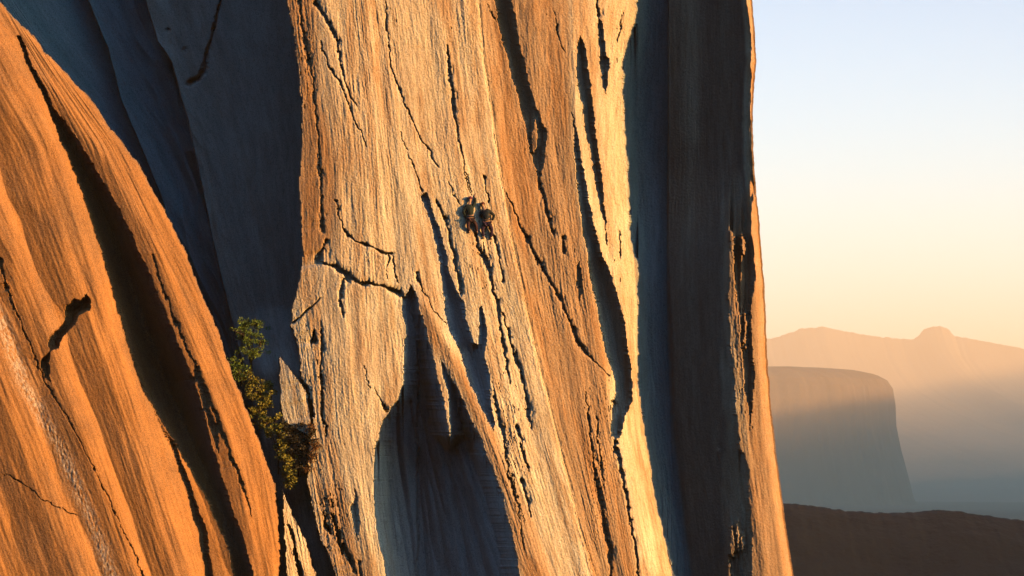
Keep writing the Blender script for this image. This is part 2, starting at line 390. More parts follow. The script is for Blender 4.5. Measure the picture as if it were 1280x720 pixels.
# ---- fine relief on top
rustiness = np.where(isA | isB | isF, 1.0, 0.0)
strong = np.where(isA | isB | isF, .18, 1.0)
strong = np.where(isR & ~lit_force, .8, strong)
zone = 0.35 + 0.65 * sstep(fbm(UU / 60, VV / 140, 2, 111), -.3, .35) + rough_zone
fine = .016 * ridged(Q / 8, VV / 85, 2, 101) * (.1 + 1.2 * zone) + .032 * fbm(Q / 24, VV / 160, 3, 105) + .010 * fbm(Q / 2.7, VV / 22, 2, 103) + .016 * ridged(Q / 4.5, VV / 40, 1, 107) * zone
fine += .010 * fbm(UU / 9, VV / 13, 4, 106) + .026 * np.maximum(0, fbm(Q / 13 + .4 * VV / 60, VV / 45, 2, 108)) 
fine += .012 * vnoise(UU / 2.3, VV / 2.9, 109) * (0.5 + zone)
blocky = .035 * np.floor(3 * fbm(Q / 16, VV / 70, 2, 121)) / 3 * (.3 + rough_zone * 1.2)
gran = np.where(isA | isB | isF, .010 * fbm(UU / 3.0, VV / 3.6, 2, 131) + .022 * fbm(Q / 6.5, VV / 60, 2, 133), 0)
H += (fine + blocky) * strong + gran
H -= .10 * groove * strong
pale_band = np.exp(-((wu - (edge_interp(P(-60,300, 0,395, 30,480, 75,560, 110,640, 140,720, 200,880), VV))) / 9.0) ** 2) * isA
H += .03 * pale_band * vnoise(UU / 3, VV / 5, 141)

# ---- colour of the rock, with shade put into some faces
def spoly(pts, n): return soft(poly_mask(pts, UU, VV), n)
rust = np.where(isA | isB | isF, .88, 0.0)
oz = spoly(P(597,-160, 598,0, 605,80, 614,130, 630,240, 655,370, 680,480, 710,600, 745,740, 790,880, 830,880, 800,740, 790,660, 775,590, 765,550, 762,500, 760,455, 742,373, 727,283, 718,200, 715,130, 712,50, 712,-160), 2)
rust = np.maximum(rust, .62 * oz)
rust = np.maximum(rust, .60 * spoly(P(512,350, 545,410, 575,450, 605,500, 640,590, 665,640, 690,720, 720,880, 680,880, 650,720, 630,627, 600,547, 570,480, 550,445, 535,420), 3))
rust = np.maximum(rust, .72 * spoly(P(340,-160, 398,-160, 398,0, 402,120, 425,200, 422,290, 405,320, 375,330), 5) * isM)
rust = np.maximum(rust, .6 * spoly(P(392,600, 420,610, 440,660, 470,740, 500,880, 430,880, 415,700), 6))
rust = np.maximum(rust, .66 * spoly(P(936,-160, 1020,-160, 1020,880, 945,880, 940,700, 930,500, 912,380, 912,280, 936,230), 3))
rust = np.maximum(rust, .35 * spoly(P(395,60, 440,140, 440,320, 395,320), 10) * isM)
rust = np.maximum(rust, .22 * isM * sstep(VV, 420, -60))
brown = np.zeros(UU.shape)        # dark brown painted on the shaded faces to deepen their shade
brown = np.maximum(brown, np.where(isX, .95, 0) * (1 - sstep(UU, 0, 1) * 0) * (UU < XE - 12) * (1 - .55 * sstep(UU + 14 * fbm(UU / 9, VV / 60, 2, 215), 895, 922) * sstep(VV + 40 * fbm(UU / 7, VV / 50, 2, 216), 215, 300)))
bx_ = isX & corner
cool = np.where(isR & (UU < l2), .95, 0.0) + np.where(bx_, .6, 0)  # bluish cast of the shade, painted on recess and corner
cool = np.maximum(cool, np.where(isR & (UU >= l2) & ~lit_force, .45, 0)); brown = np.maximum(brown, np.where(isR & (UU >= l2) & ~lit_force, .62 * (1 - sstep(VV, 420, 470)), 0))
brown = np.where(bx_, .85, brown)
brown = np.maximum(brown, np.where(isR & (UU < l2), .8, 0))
brown = np.maximum(brown, .75 * spoly(P(120,200, 200,380, 300,720, 320,720, 250,480, 150,250), 3) * isB * dark)  # gap between the slabs: shade darkened in the colour too
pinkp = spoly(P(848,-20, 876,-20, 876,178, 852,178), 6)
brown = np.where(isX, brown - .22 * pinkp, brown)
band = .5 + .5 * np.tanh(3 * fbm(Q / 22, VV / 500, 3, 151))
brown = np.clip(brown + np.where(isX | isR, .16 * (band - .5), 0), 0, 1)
speck = np.clip(pale_band * 1.0 + np.exp(-((UU - 898) ** 2 + (VV - 561) ** 2) / 5.0), 0, 1)
shade_area = poly_mask(dark_polys[5]) | poly_mask(dark_polys[4])
cool = np.maximum(cool, .6 * shade_area); rust = np.where(shade_area, rust * .25, rust)  # grey of the shadow painted in, following its outline
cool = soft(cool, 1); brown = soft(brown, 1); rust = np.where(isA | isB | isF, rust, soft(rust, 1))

# ---- sample the raster on the mesh grid
cols_in = np.arange(-24, 900, 1.0)
cols_left = np.arange(U0 + 1, -24, 4.0)
far_left = np.array([-1500, -1100, -800, -600, -460, -350])
ucols = np.concatenate([far_left, cols_left, cols_in])
NE = 100
tt = (np.arange(NE) + 0.0) / (NE - 1)
rows_m = np.concatenate([np.arange(V0 + 1, -16, 4.0), np.arange(-16, 738, 1.0), np.arange(738, V1 - 1, 4.0)])
def bil(A, u, v):
    x = np.clip(u - U0, 0, NU - 1.001); y = np.clip(v - V0, 0, NV - 1.001)
    xi = x.astype(int); yi = y.astype(int); xf = x - xi; yf = y - yi
    return (A[yi, xi] * (1 - xf) + A[yi, xi + 1] * xf) * (1 - yf) + (A[yi + 1, xi] * (1 - xf) + A[yi + 1, xi + 1] * xf) * yf
xem = np.interp(rows_m, vs, xe)
Ue = 900 + tt[None, :] * (xem[:, None] - 900)
Ufull = np.concatenate([np.repeat(ucols[None, :], len(rows_m), 0), Ue], 1)
Vfull = np.repeat(rows_m[:, None], Ufull.shape[1], 1)
# keep samples near the edge from reading the empty air beyond it
Hs = H.copy()
for j in range(NV):
    k = int(np.floor(xe[j] - U0)) - 1
    Hs[j, k:] = Hs[j, k - 1]
Hf = bil(Hs, Ufull, Vfull)
wgt = sstep(Ufull, xem[:, None] - 20, xem[:, None] - 9)
Hsm = Hf.copy()
for _ in range(12):
    Hsm[1:-1] = (Hsm[:-2] + Hsm[1:-1] + Hsm[2:]) / 3
Hf = Hf * (1 - wgt) + Hsm * wgt
# the hidden side: turns the corner and runs back
NB = 46
back_h = np.cumsum(np.concatenate([np.full(14, .12), np.geomspace(.2, 5, NB - 14)]))
bn = fbm(np.arange(NB)[None, :] / 5.0 + 0 * rows_m[:, None], rows_m[:, None] / 60.0 + 0 * np.arange(NB)[None, :], 3, 161)
Hb = Hf[:, -1:] - back_h[None, :] + .15 * bn
Ub = xem[:, None] - 0.6 - 2.5 * back_h[None, :] ** .8 - 4.0 * np.abs(bn) * np.minimum(back_h, 3)[None, :]
Ufull = np.concatenate([Ufull, Ub], 1); Vfull = np.repeat(rows_m[:, None], Ufull.shape[1], 1); Hf = np.concatenate([Hf, Hb], 1)
attr_u = np.minimum(Ufull, np.concatenate([np.full_like(Ue[:, :1], 1e9)] * (Ufull.shape[1] - NB) + [xem[:, None] - 2] * NB, 1))
# rows that carry the wall up out of view and down to the valley floor
def to_xyz(U, V, Hh):
    Y = D - Hh
    return np.stack([(U - 640) / K * Y, Y, (HOR - V) / K * Y], -1)
top_extra = np.array([-900, -600, -420, -300, -220.]); bot_extra = np.array([930, 1000, 1120, 1300, 1600, 2000, 2500, 3050.])
def ext(rows_e, src, sgn):
    U = np.repeat(Ufull[src][None], len(rows_e), 0) ; Vv = np.repeat(rows_e[:, None], Ufull.shape[1], 1)
    k = np.abs(rows_e - rows_m[src])[:, None] * PX
    Hh = np.repeat(Hf[src][None], len(rows_e), 0) + sgn * .14 * k
    return U + .05 * (rows_e - rows_m[src])[:, None] * (sgn > 0), Vv, Hh
Ut, Vt, Ht = ext(top_extra, 0, -1); Ubm, Vbm, Hbm = ext(bot_extra, -1, 1)
UA = np.concatenate([Ut, Ufull, Ubm]); VA = np.concatenate([Vt, Vfull, Vbm]); HAa = np.concatenate([Ht, Hf, Hbm])
AU = np.concatenate([np.repeat(attr_u[:1], len(top_extra), 0), attr_u, np.repeat(attr_u[-1:], len(bot_extra), 0)])
AV = np.clip(VA, V0 + 1, V1 - 2)
XYZ = to_xyz(UA, VA, HAa)
nr, nc = UA.shape
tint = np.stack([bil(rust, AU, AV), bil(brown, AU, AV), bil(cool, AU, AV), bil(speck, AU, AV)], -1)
QF = bil(Q, AU, AV)
flow = np.stack([QF * PX, VA * PX, HAa * .5], -1)

# ------------------------------------------------------------------ materials
def new_mat(name):
    m = bpy.data.materials.new(name); m.use_nodes = True
    nt = m.node_tree
    return m, nt, nt.nodes['Principled BSDF']
def N(nt, typ, **kw):
    n = nt.nodes.new(typ)
    for k, v in kw.items(): setattr(n, k, v)
    return n
def mixc(nt, fac, a, b, mode='MIX'):
    n = N(nt, 'ShaderNodeMix', data_type='RGBA', blend_type=mode)
    for sock, val in ((n.inputs[0], fac), (n.inputs[6], a), (n.inputs[7], b)):
        if hasattr(val, 'links'): nt.links.new(val, sock)
        elif isinstance(val, (int, float)): sock.default_value = val
        else: sock.default_value = (*val, 1)
    return n.outputs[2]
def ramp(nt, src, stops):
    n = N(nt, 'ShaderNodeValToRGB'); e = n.color_ramp.elements
    e[0].position, e[0].color = stops[0][0], (*[stops[0][1]] * 3, 1) if not isinstance(stops[0][1], tuple) else (*stops[0][1], 1)
    e[1].position, e[1].color = stops[1][0], (*[stops[1][1]] * 3, 1) if not isinstance(stops[1][1], tuple) else (*stops[1][1], 1)
    for p, c in stops[2:]:
        x = e.new(p); x.color = (*[c] * 3, 1) if not isinstance(c, tuple) else (*c, 1)
    nt.links.new(src, n.inputs[0]); return n.outputs[0]
def noise(nt, vec, scale, detail=4, rough=.55):
    n = N(nt, 'ShaderNodeTexNoise'); n.inputs['Scale'].default_value = scale
    n.inputs['Detail'].default_value = detail; n.inputs['Roughness'].default_value = rough
    nt.links.new(vec, n.inputs['Vector']); return n.outputs['Fac']

def rock_material():
    m, nt, b = new_mat('granite')
    L = nt.links.new
    at_ = N(nt, 'ShaderNodeAttribute', attribute_name='tint'); fl = N(nt, 'ShaderNodeAttribute', attribute_name='flow')
    sep = N(nt, 'ShaderNodeSeparateColor'); L(at_.outputs['Color'], sep.inputs[0])
    rustf, brownf, coolf, speckf = sep.outputs[0], sep.outputs[1], sep.outputs[2], at_.outputs['Alpha']
    tc = N(nt, 'ShaderNodeTexCoord'); obj = tc.outputs['Object']
    def stretch(sxx, syy, szz):
        mp = N(nt, 'ShaderNodeMapping'); mp.inputs['Scale'].default_value = (sxx, syy, szz)
        L(fl.outputs['Vector'], mp.inputs['Vector']); return mp.outputs[0]
    st1 = noise(nt, stretch(1.0, .13, .5), 1.0, 6, .62)      # broad streaks
    st2 = noise(nt, stretch(5, .5, 2), 1.0, 6, .7)        # fine streaks
    st3 = noise(nt, stretch(30, 1.6, 10), 1.0, 3, .6)       # hair streaks
    grain_ = noise(nt, obj, 22, 3, .7)
    patch = noise(nt, obj, .33, 5, .6)
    pale = mixc(nt, ramp(nt, st2, [(.3, 0.), (.68, 1.)]), (.50, .375, .23), (.80, .68, .485))
    pale = mixc(nt, ramp(nt, patch, [(.42, 0.), (.72, .55)]), pale, (.60, .42, .27))
    mott = N(nt, 'ShaderNodeMath', operation='MULTIPLY_ADD'); L(noise(nt, stretch(.42, .20, .3), 1.0, 7, .68), mott.inputs[0]); mott.inputs[1].default_value = 1.0
    hs = N(nt, 'ShaderNodeMath', operation='MULTIPLY'); L(st1, hs.inputs[0]); hs.inputs[1].default_value = .5; L(hs.outputs[0], mott.inputs[2])
    orange = mixc(nt, ramp(nt, mott.outputs[0], [(.60, 0.), (.92, 1.)]), (.17, .056, .010), (.42, .155, .026))
    orange = mixc(nt, ramp(nt, grain_, [(.45, 0.), (.75, .5)]), orange, (.56, .25, .058))
    pale = mixc(nt, coolf, pale, mixc(nt, ramp(nt, st2, [(.3, 0.), (.7, 1.)]), (.38, .44, .50), (.54, .60, .66)))  # blue-grey shade hue mixed into the pale rock
    col = mixc(nt, rustf, pale, orange)
    # iron staining comes in tongues
    stain = ramp(nt, st1, [(.50, 0.), (.60, .55), (.66, .1)])
    snc = N(nt, 'ShaderNodeMath', operation='MULTIPLY_ADD'); L(coolf, snc.inputs[0]); snc.inputs[1].default_value = -1.; snc.inputs[2].default_value = 1.; snc.use_clamp = True
    sm = N(nt, 'ShaderNodeMath', operation='MULTIPLY'); L(stain, sm.inputs[0]); L(snc.outputs[0], sm.inputs[1])
    col = mixc(nt, sm.outputs[0], col, (.36, .16, .05))
    blk = ramp(nt, st2, [(.60, 0.), (.74, .65)])
    blk2 = N(nt, 'ShaderNodeMath', operation='MULTIPLY'); L(blk, blk2.inputs[0]); L(ramp(nt, st1, [(.45, .1), (.7, .9)]), blk2.inputs[1])
    col = mixc(nt, blk2.outputs[0], col, (.11, .065, .04))
    hair = ramp(nt, st3, [(.30, .86), (.50, 1.)])
    col = mixc(nt, 1.0, col, hair, 'MULTIPLY')
    dk = mixc(nt, coolf, mixc(nt, ramp(nt, st2, [(.3, 0.), (.7, 1.)]), (.12, .083, .060), (.19, .132, .095)), mixc(nt, ramp(nt, st2, [(.3, 0.), (.7, 1.)]), (.045, .16, .19), (.08, .23, .27)))  # shade tones for the dark faces, brown to teal
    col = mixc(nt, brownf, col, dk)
    fk = ramp(nt, noise(nt, stretch(17, 1.7, 6), 1.0, 4, .7), [(.57, 0.), (.66, .62)])
    fk2 = N(nt, 'ShaderNodeMath', operation='MULTIPLY'); L(fk, fk2.inputs[0]); L(ramp(nt, patch, [(.40, .15), (.62, 1.)]), fk2.inputs[1])
    col = mixc(nt, fk2.outputs[0], col, mixc(nt, .5, col, (.20, .09, .035)))
    white = ramp(nt, noise(nt, stretch(14, 5, 4), 1.0, 3, .7), [(.42, 0.), (.6, .8)])
    w2 = N(nt, 'ShaderNodeMath', operation='MULTIPLY'); L(white, w2.inputs[0]); L(speckf, w2.inputs[1])
    col = mixc(nt, w2.outputs[0], col, (.62, .50, .40))
    sd = ramp(nt, grain_, [(.36, .38), (.52, 1.)])
    col = mixc(nt, .7, col, mixc(nt, 1.0, col, sd, 'MULTIPLY'))
    L(col, b.inputs['Base Color'])
    b.inputs['Roughness'].default_value = .86
    b.inputs['Specular IOR Level'].default_value = .2
    add = N(nt, 'ShaderNodeMath', operation='ADD'); L(st3, add.inputs[0])
    a2 = N(nt, 'ShaderNodeMath', operation='MULTIPLY_ADD'); L(st2, a2.inputs[0]); a2.inputs[1].default_value = 1.6; L(grain_, a2.inputs[2])
    L(a2.outputs[0], add.inputs[1])
    bp = N(nt, 'ShaderNodeBump'); bp.inputs['Strength'].default_value = .28; bp.inputs['Distance'].default_value = .05
    hg = N(nt, 'ShaderNodeMath', operation='MULTIPLY_ADD'); L(noise(nt, obj, 5.5, 6, .72), hg.inputs[0]); hg.inputs[1].default_value = 2.2
    st4 = N(nt, 'ShaderNodeMath', operation='MULTIPLY'); L(st2, st4.inputs[0]); st4.inputs[1].default_value = .8
    st5 = N(nt, 'ShaderNodeMath', operation='MULTIPLY_ADD'); L(grain_, st5.inputs[0]); st5.inputs[1].default_value = .9; L(st4.outputs[0], st5.inputs[2])
    L(st5.outputs[0], hg.inputs[2]); L(hg.outputs[0], bp.inputs['Height']); L(bp.outputs[0], b.inputs['Normal'])
    return m
ROCK = rock_material()

# ---- split the sheet into its separate masses of rock
ii = np.arange(nr * nc).reshape(nr, nc)
quads = np.stack([ii[:-1, :-1], ii[1:, :-1], ii[1:, 1:], ii[:-1, 1:]], -1).reshape(-1, 4)
def fm(mask):
    a = bil(mask.astype(float), AU, AV) > .5
    return a
mA = fm(isA); mB = fm(isB | isF) & ~mA; mR = fm(isR) & ~mA & ~mB; mX = fm(isX)
reg = np.where(mA, 0, np.where(mB, 1, np.where(mR, 2, np.where(mX, 4, 3))))
rq = np.stack([reg[:-1, :-1], reg[1:, :-1], reg[1:, 1:], reg[:-1, 1:]], -1).reshape(-1, 4)
fr = rq.min(1)
# steps between two masses belong to the one in front
Vx = XYZ.reshape(-1, 3)
at_dict = {'tint': ('FLOAT_COLOR', tint.reshape(-1, 4)), 'flow': ('FLOAT_VECTOR', flow.reshape(-1, 3))}
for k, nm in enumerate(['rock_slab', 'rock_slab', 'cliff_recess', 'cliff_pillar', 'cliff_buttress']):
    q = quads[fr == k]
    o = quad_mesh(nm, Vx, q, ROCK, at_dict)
    tag(o, kind='structure')

def surf_depth(u, v):
    """distance Y of the rock seen at (u, v)"""
    return D - float(Hs[int(round(v)) - V0, int(round(u)) - U0])

# ------------------------------------------------------------------ far country
def land_material(name, c1, c2, sc, bump=0., bs=1.):
    m, nt, b = new_mat(name)
    tc = N(nt, 'ShaderNodeTexCoord')
    n1 = noise(nt, tc.outputs['Object'], sc, 6, .6)
    nt.links.new(mixc(nt, ramp(nt, n1, [(.35, 0.), (.65, 1.)]), c1, c2), b.inputs['Base Color'])
    b.inputs['Roughness'].default_value = 1.0; b.inputs['Specular IOR Level'].default_value = .05
    if bump:
        bp = N(nt, 'ShaderNodeBump'); bp.inputs['Strength'].default_value = .8; bp.inputs['Distance'].default_value = bump
        nt.links.new(noise(nt, tc.outputs['Object'], bs, 5, .6), bp.inputs['Height']); nt.links.new(bp.outputs[0], b.inputs['Normal'])
    return m
FOREST = land_material('forest_floor', (.008, .009, .009), (.017, .016, .015), .02, 3., .08)
MESA = land_material('mesa_rock', (.045, .028, .018), (.08, .05, .034), .006, 12., .012)
MTN = land_material('mountain_rock', (.07, .055, .04), (.11, .085, .065), .001, 40., .002)

def range_mesh(name, x0, x1, nx, y_of, crest, front, back, mat, nz=40, rough=.12, seed=0, sx_=300., ends=0, fexp=1.25):
    xs = np.linspace(0, 1, nx); ts = np.linspace(-1, 1, nz)
    X, T = np.meshgrid(xs, ts)
    cx, cy = y_of(X)
    cz = crest(X)
    off = np.where(T < 0, T * front, T * back)
    shape = np.where(T < 0, 1 - np.abs(T) ** fexp, 1 - np.abs(T) ** 1.25)
    hgt = cz - GROUND
    n = fbm(cx / sx_, (cy + off) / sx_ + 3, 5, seed)
    z = GROUND - 3 + (hgt + 3) * shape * (1 + rough * n * np.minimum(1, np.abs(T) * 5)) + hgt * rough * .5 * n * shape * np.minimum(1, np.abs(T) * 5)
    V = np.stack([cx, cy + off, z], -1) if ends == 0 else np.stack([cx + off, cy, z], -1)
    k = np.arange(nx * nz).reshape(nz, nx)
    q = np.stack([k[:-1, :-1], k[:-1, 1:], k[1:, 1:], k[1:, :-1]], -1).reshape(-1, 4)
    return tag(quad_mesh(name, V.reshape(-1, 3), q, mat, smooth=True), kind='structure')

def px_crest(pts, Y, jit, seed):
    p = np.array(pts, float)
    def f(X, u0=None):
        return None
    return p
def px_range(name, Y, pts, front, back, mat, jit, seed, nx=700, **kw):
    p = np.array(pts, float); u0, u1 = p[0, 0], p[-1, 0]
    def y_of(X):
        u = u0 + X * (u1 - u0); return (u - 640) / K * Y, np.full_like(X, Y)
    def crest(X):
        u = u0 + X * (u1 - u0)
        v = np.interp(u, p[:, 0], p[:, 1]); 
        v = v + jit * fbm(u / 9.0, u * 0 + seed, 4, seed)
        return (HOR - v) / K * Y
    return range_mesh(name, 0, 1, nx, y_of, crest, front, back, mat, seed=seed, **kw)

px_range('mountains', 20000, [(-700,470),(-300,440),(100,425),(500,440),(760,432),(900,430),(950,424),(975,418),(1000,409),(1030,406),(1050,411),(1080,416),(1110,420),(1144,422),(1151,416),(1157,409.5),(1168,405.5),(1180,405.5),(1188,409),(1195,418),(1230,424),(1280,433),(1330,440),(1380,470)], 9800, 3000, MTN, 2.2, 5, sx_=1500., rough=.035, fexp=.5, nx=1500)
px_range('ridge', 620, [(-1500,560),(-600,600),(200,640),(700,640),(900,622),(985,629),(1020,632),(1055,638),(1100,641),(1145,640),(1170,637),(1195,638),(1220,642),(1280,650),(1400,655),(1600,640),(2000,650)], 125, 420, FOREST, 1.8, 9, nx=1400, nz=120, sx_=40., rough=.05)
# flat-topped mesa: a solid with rounded plan and steep, slightly battered walls
def mesa(Y):
    prof = [(640,1172),(625,1163),(590,1155),(560,1148),(530,1142.5),(500,1141),(482,1138.5),(472,1132),(465,1120),(460,1100),(457,1075),(455.5,1040)]
    cu, half_depth = 760.0, 1075.0
    cx = (cu - 640) / K * Y; cyy = Y + half_depth * .8
    nth = 720; th = np.linspace(0, 2 * np.pi, nth, endpoint=False)
    V = []
    lev = []
    vv = np.concatenate([np.linspace(700, 641, 8), np.linspace(640, 500, 60), np.linspace(499, 455.5, 40)])
    pv = np.array([p[0] for p in prof][::-1]); pu = np.array([p[1] for p in prof][::-1])
    for v in vv:
        u = np.interp(v, pv, pu) + max(0, v - 640) * .8
        a = (u - cu) / K * Y; b = half_depth * (a / ((1172 - cu) / K * Y)) ** 1.2
        c, s = np.cos(th), np.sin(th)
        e = .42
        x = a * np.sign(c) * np.abs(c) ** e; y = b * np.sign(s) * np.abs(s) ** e
        z = (HOR - v) / K * Y
        r = fbm(th * 26, th * 0 + v / 130.0, 4, 201) * 6 * min(1, max(0, (v - 455) / 18)) + fbm(th * 9, th * 0 + v / 200., 3, 203) * 14
        r = r * (0.25 + .75 * np.clip(np.abs(s) * 1.3, 0, 1))
        nrm = np.hypot(x, y) + 1e-6
        V.append(np.stack([cx + x + r * x / nrm, cyy + y + r * y / nrm, np.full(nth, z) + 4 * fbm(th * 30, th * 0 + .3, 3, 205) * (v < 475)], -1))
    V = np.array(V); n = len(vv)
    k = np.arange(n * nth).reshape(n, nth); k2 = np.roll(k, -1, 1)
    q = np.stack([k[:-1], k2[:-1], k2[1:], k[1:]], -1).reshape(-1, 4)
    Vf = V.reshape(-1, 3)
    topc = np.array([[cx, cyy, V[-1, :, 2].mean() + 3]])
    Vf = np.concatenate([Vf, topc]); ti = len(Vf) - 1
    capq = np.stack([k[-1, 0::2], k[-1, 1::2], np.roll(k[-1, 0::2], -1), np.full(nth // 2, ti)], -1)
    q = np.concatenate([q, capq])
    return tag(quad_mesh('mesa', Vf, q, MESA, smooth=True), kind='structure')
mesa(8750)
# unseen range added on the sun's side, right of view, to shade the valley
def e_y(X):
    y = -4500 + X * 27000
    return np.full_like(X, 6250.), y
def e_crest(X):
    y = -4500 + X * 27000
    return np.interp(y, [-4500, -2400, -2150, -1100, 1000, 3750, 6000, 7700, 10000, 13750, 22500], [-60, 300, 1050, 1070, 1070, 1130, 1150, 1120, 700, 280, 125]) + 4 * fbm(y / 2500, y * 0, 4, 77)
range_mesh('mountains', 0, 1, 300, e_y, e_crest, 1500, 1200, MTN, seed=31, sx_=800., ends=1, rough=.002)
gm = []
gx = np.linspace(-13500, 13500, 90); gy = np.linspace(-6000, 26000, 100)
GX, GY = np.meshgrid(gx, gy)
GZ = GROUND + 5 * fbm(GX / 900, GY / 900, 3, 300)
k = np.arange(GX.size).reshape(GX.shape)
tag(quad_mesh('ground', np.stack([GX, GY, GZ], -1).reshape(-1, 3), np.stack([k[:-1, :-1], k[:-1, 1:], k[1:, 1:], k[1:, :-1]], -1).reshape(-1, 4), FOREST, smooth=True), kind='structure')

# ------------------------------------------------------------------ air
def haze(density, colr):
    bm = bmesh.new(); bmesh.ops.create_cube(bm, size=1)
    x0, x1, y0, y1, z0, z1 = -13700, 13700, -6200, 26200, GROUND - 12, 1330
    for v in bm.verts:
        v.co = ((x0 + x1) / 2 + v.co.x * (x1 - x0), (y0 + y1) / 2 + v.co.y * (y1 - y0), (z0 + z1) / 2 + v.co.z * (z1 - z0))
    me = bpy.data.meshes.new('haze'); bm.to_mesh(me); bm.free()
    m = bpy.data.materials.new('haze_air'); m.use_nodes = True; nt = m.node_tree
    nt.nodes.remove(nt.nodes['Principled BSDF'])
    pv = nt.nodes.new('ShaderNodeVolumePrincipled'); pv.inputs['Color'].default_value = (*colr, 1)
    pv.inputs['Density'].default_value = density; pv.inputs['Anisotropy'].default_value = 0.0
    nt.links.new(pv.outputs[0], nt.nodes['Material Output'].inputs['Volume'])
    me.materials.append(m); o = bpy.data.objects.new('haze', me); C.objects.link(o)
    return tag(o, kind='stuff')
# unseen ridge added behind the viewer to hold back sky light
def b_y(X):
    x = -1500 + X * 2100
    return x, -300 - 0.00006 * (x + 300) ** 2
def b_crest(X):
    x = -1500 + X * 2100
    return np.interp(x, [-1500, -200, 0, 300, 500, 600], [230, 240, 230, 200, 150, -40]) + 20 * fbm(x / 90, x * 0, 4, 87)
range_mesh('sky_blocker', 0, 1, 300, b_y, b_crest, 160, 110, MESA, seed=41, sx_=90.)
haze(.84e-4, (.985, .77, .545))

# ------------------------------------------------------------------ people
def flat_mat(name, col, rough=.8, var=.25, sc=14.):
    m, nt_, b = new_mat(name)
    tc = N(nt_, 'ShaderNodeTexCoord'); n1 = noise(nt_, tc.outputs['Object'], sc, 3, .6)
    nt_.links.new(mixc(nt_, ramp(nt_, n1, [(.35, 0.), (.65, 1.)]), tuple(c * (1 - var) for c in col), tuple(c * (1 + var) for c in col)), b.inputs['Base Color'])
    b.inputs['Roughness'].default_value = rough; b.inputs['Specular IOR Level'].default_value = .25
    return m
def skin_mesh(name, nodes, edges, root, mat, parent=None, sub=2):
    """nodes: {key: ((x,y,z), radius)}; one continuous skinned surface"""
    keys = list(nodes); idx = {k_: i for i, k_ in enumerate(keys)}
    me = bpy.data.meshes.new('wire'); me.from_pydata([nodes[k_][0] for k_ in keys], [(idx[a], idx[b]) for a, b in edges], [])
    o = bpy.data.objects.new('wire', me); C.objects.link(o)
    sk = o.modifiers.new('s', 'SKIN'); sk.use_smooth_shade = True
    for i, k_ in enumerate(keys):
        d = me.skin_vertices[0].data[i]; r = nodes[k_][1]
        d.radius = (r, r) if np.isscalar(r) else r
        d.use_root = (k_ == root)
    ss = o.modifiers.new('u', 'SUBSURF'); ss.levels = sub; ss.render_levels = sub
    dg = bpy.context.evaluated_depsgraph_get(); dg.update()
    m2 = bpy.data.meshes.new_from_object(o.evaluated_get(dg)); m2.name = name
    bpy.data.objects.remove(o)
    for p_ in m2.polygons: p_.use_smooth = True
    m2.materials.clear(); m2.materials.append(mat)
    r_ = bpy.data.objects.new(name, m2); C.objects.link(r_)
    if parent: r_.parent = parent
    return r_
def add_ball(o, c, r, seg=12):
    bm = bmesh.new(); bm.from_mesh(o.data)
    g = bmesh.ops.create_uvsphere(bm, u_segments=seg, v_segments=8, radius=1)
    for v in g['verts']: v.co = Vector((c[0] + v.co.x * r[0], c[1] + v.co.y * r[1], c[2] + v.co.z * r[2]))
    for f in bm.faces: f.smooth = True
    bm.to_mesh(o.data); bm.free()
def dome(name, c, r, mat, parent, lean=0.):
    bm = bmesh.new(); bmesh.ops.create_uvsphere(bm, u_segments=24, v_segments=14, radius=1)
    bmesh.ops.delete(bm, geom=[v for v in bm.verts if v.co.z < -.12], context='VERTS')
    for v in bm.verts:
        s_ = 1.0 + (.12 if v.co.z < -.02 else 0)                      # little brim
        v.co = Vector((v.co.x * s_ * r[0], v.co.y * s_ * r[1], v.co.z * r[2])); v.co = Matrix.Rotation(lean, 3, 'Y') @ v.co + Vector(c)
    bmesh.ops.solidify(bm, geom=bm.faces[:], thickness=.012)
    for f in bm.faces: f.smooth = True
    me = bpy.data.meshes.new(name); bm.to_mesh(me); bm.free(); me.materials.append(mat)
    o = bpy.data.objects.new(name, me); C.objects.link(o); o.parent = parent; return o
def ring(name, c, rx, ry, t, mat, parent, tilt=0., zs=1.):
    bm = bmesh.new(); vs_ = []
    for i in range(24):
        a = i / 24 * 2 * math.pi; row_ = []
        for j in range(8):
            b_ = j / 8 * 2 * math.pi
            p_ = Vector(((rx + t * math.cos(b_) * .5) * math.cos(a), (ry + t * math.cos(b_) * .5) * math.sin(a), t * zs * math.sin(b_)))
            row_.append(bm.verts.new(Matrix.Rotation(tilt, 3, 'Y') @ p_ + Vector(c)))
        vs_.append(row_)
    for i in range(24):
        for j in range(8): bm.faces.new((vs_[i][j], vs_[(i + 1) % 24][j], vs_[(i + 1) % 24][(j + 1) % 8], vs_[i][(j + 1) % 8]))
    me = bpy.data.meshes.new(name); bm.to_mesh(me); bm.free(); me.materials.append(mat)
    o = bpy.data.objects.new(name, me); C.objects.link(o); o.parent = parent; return o

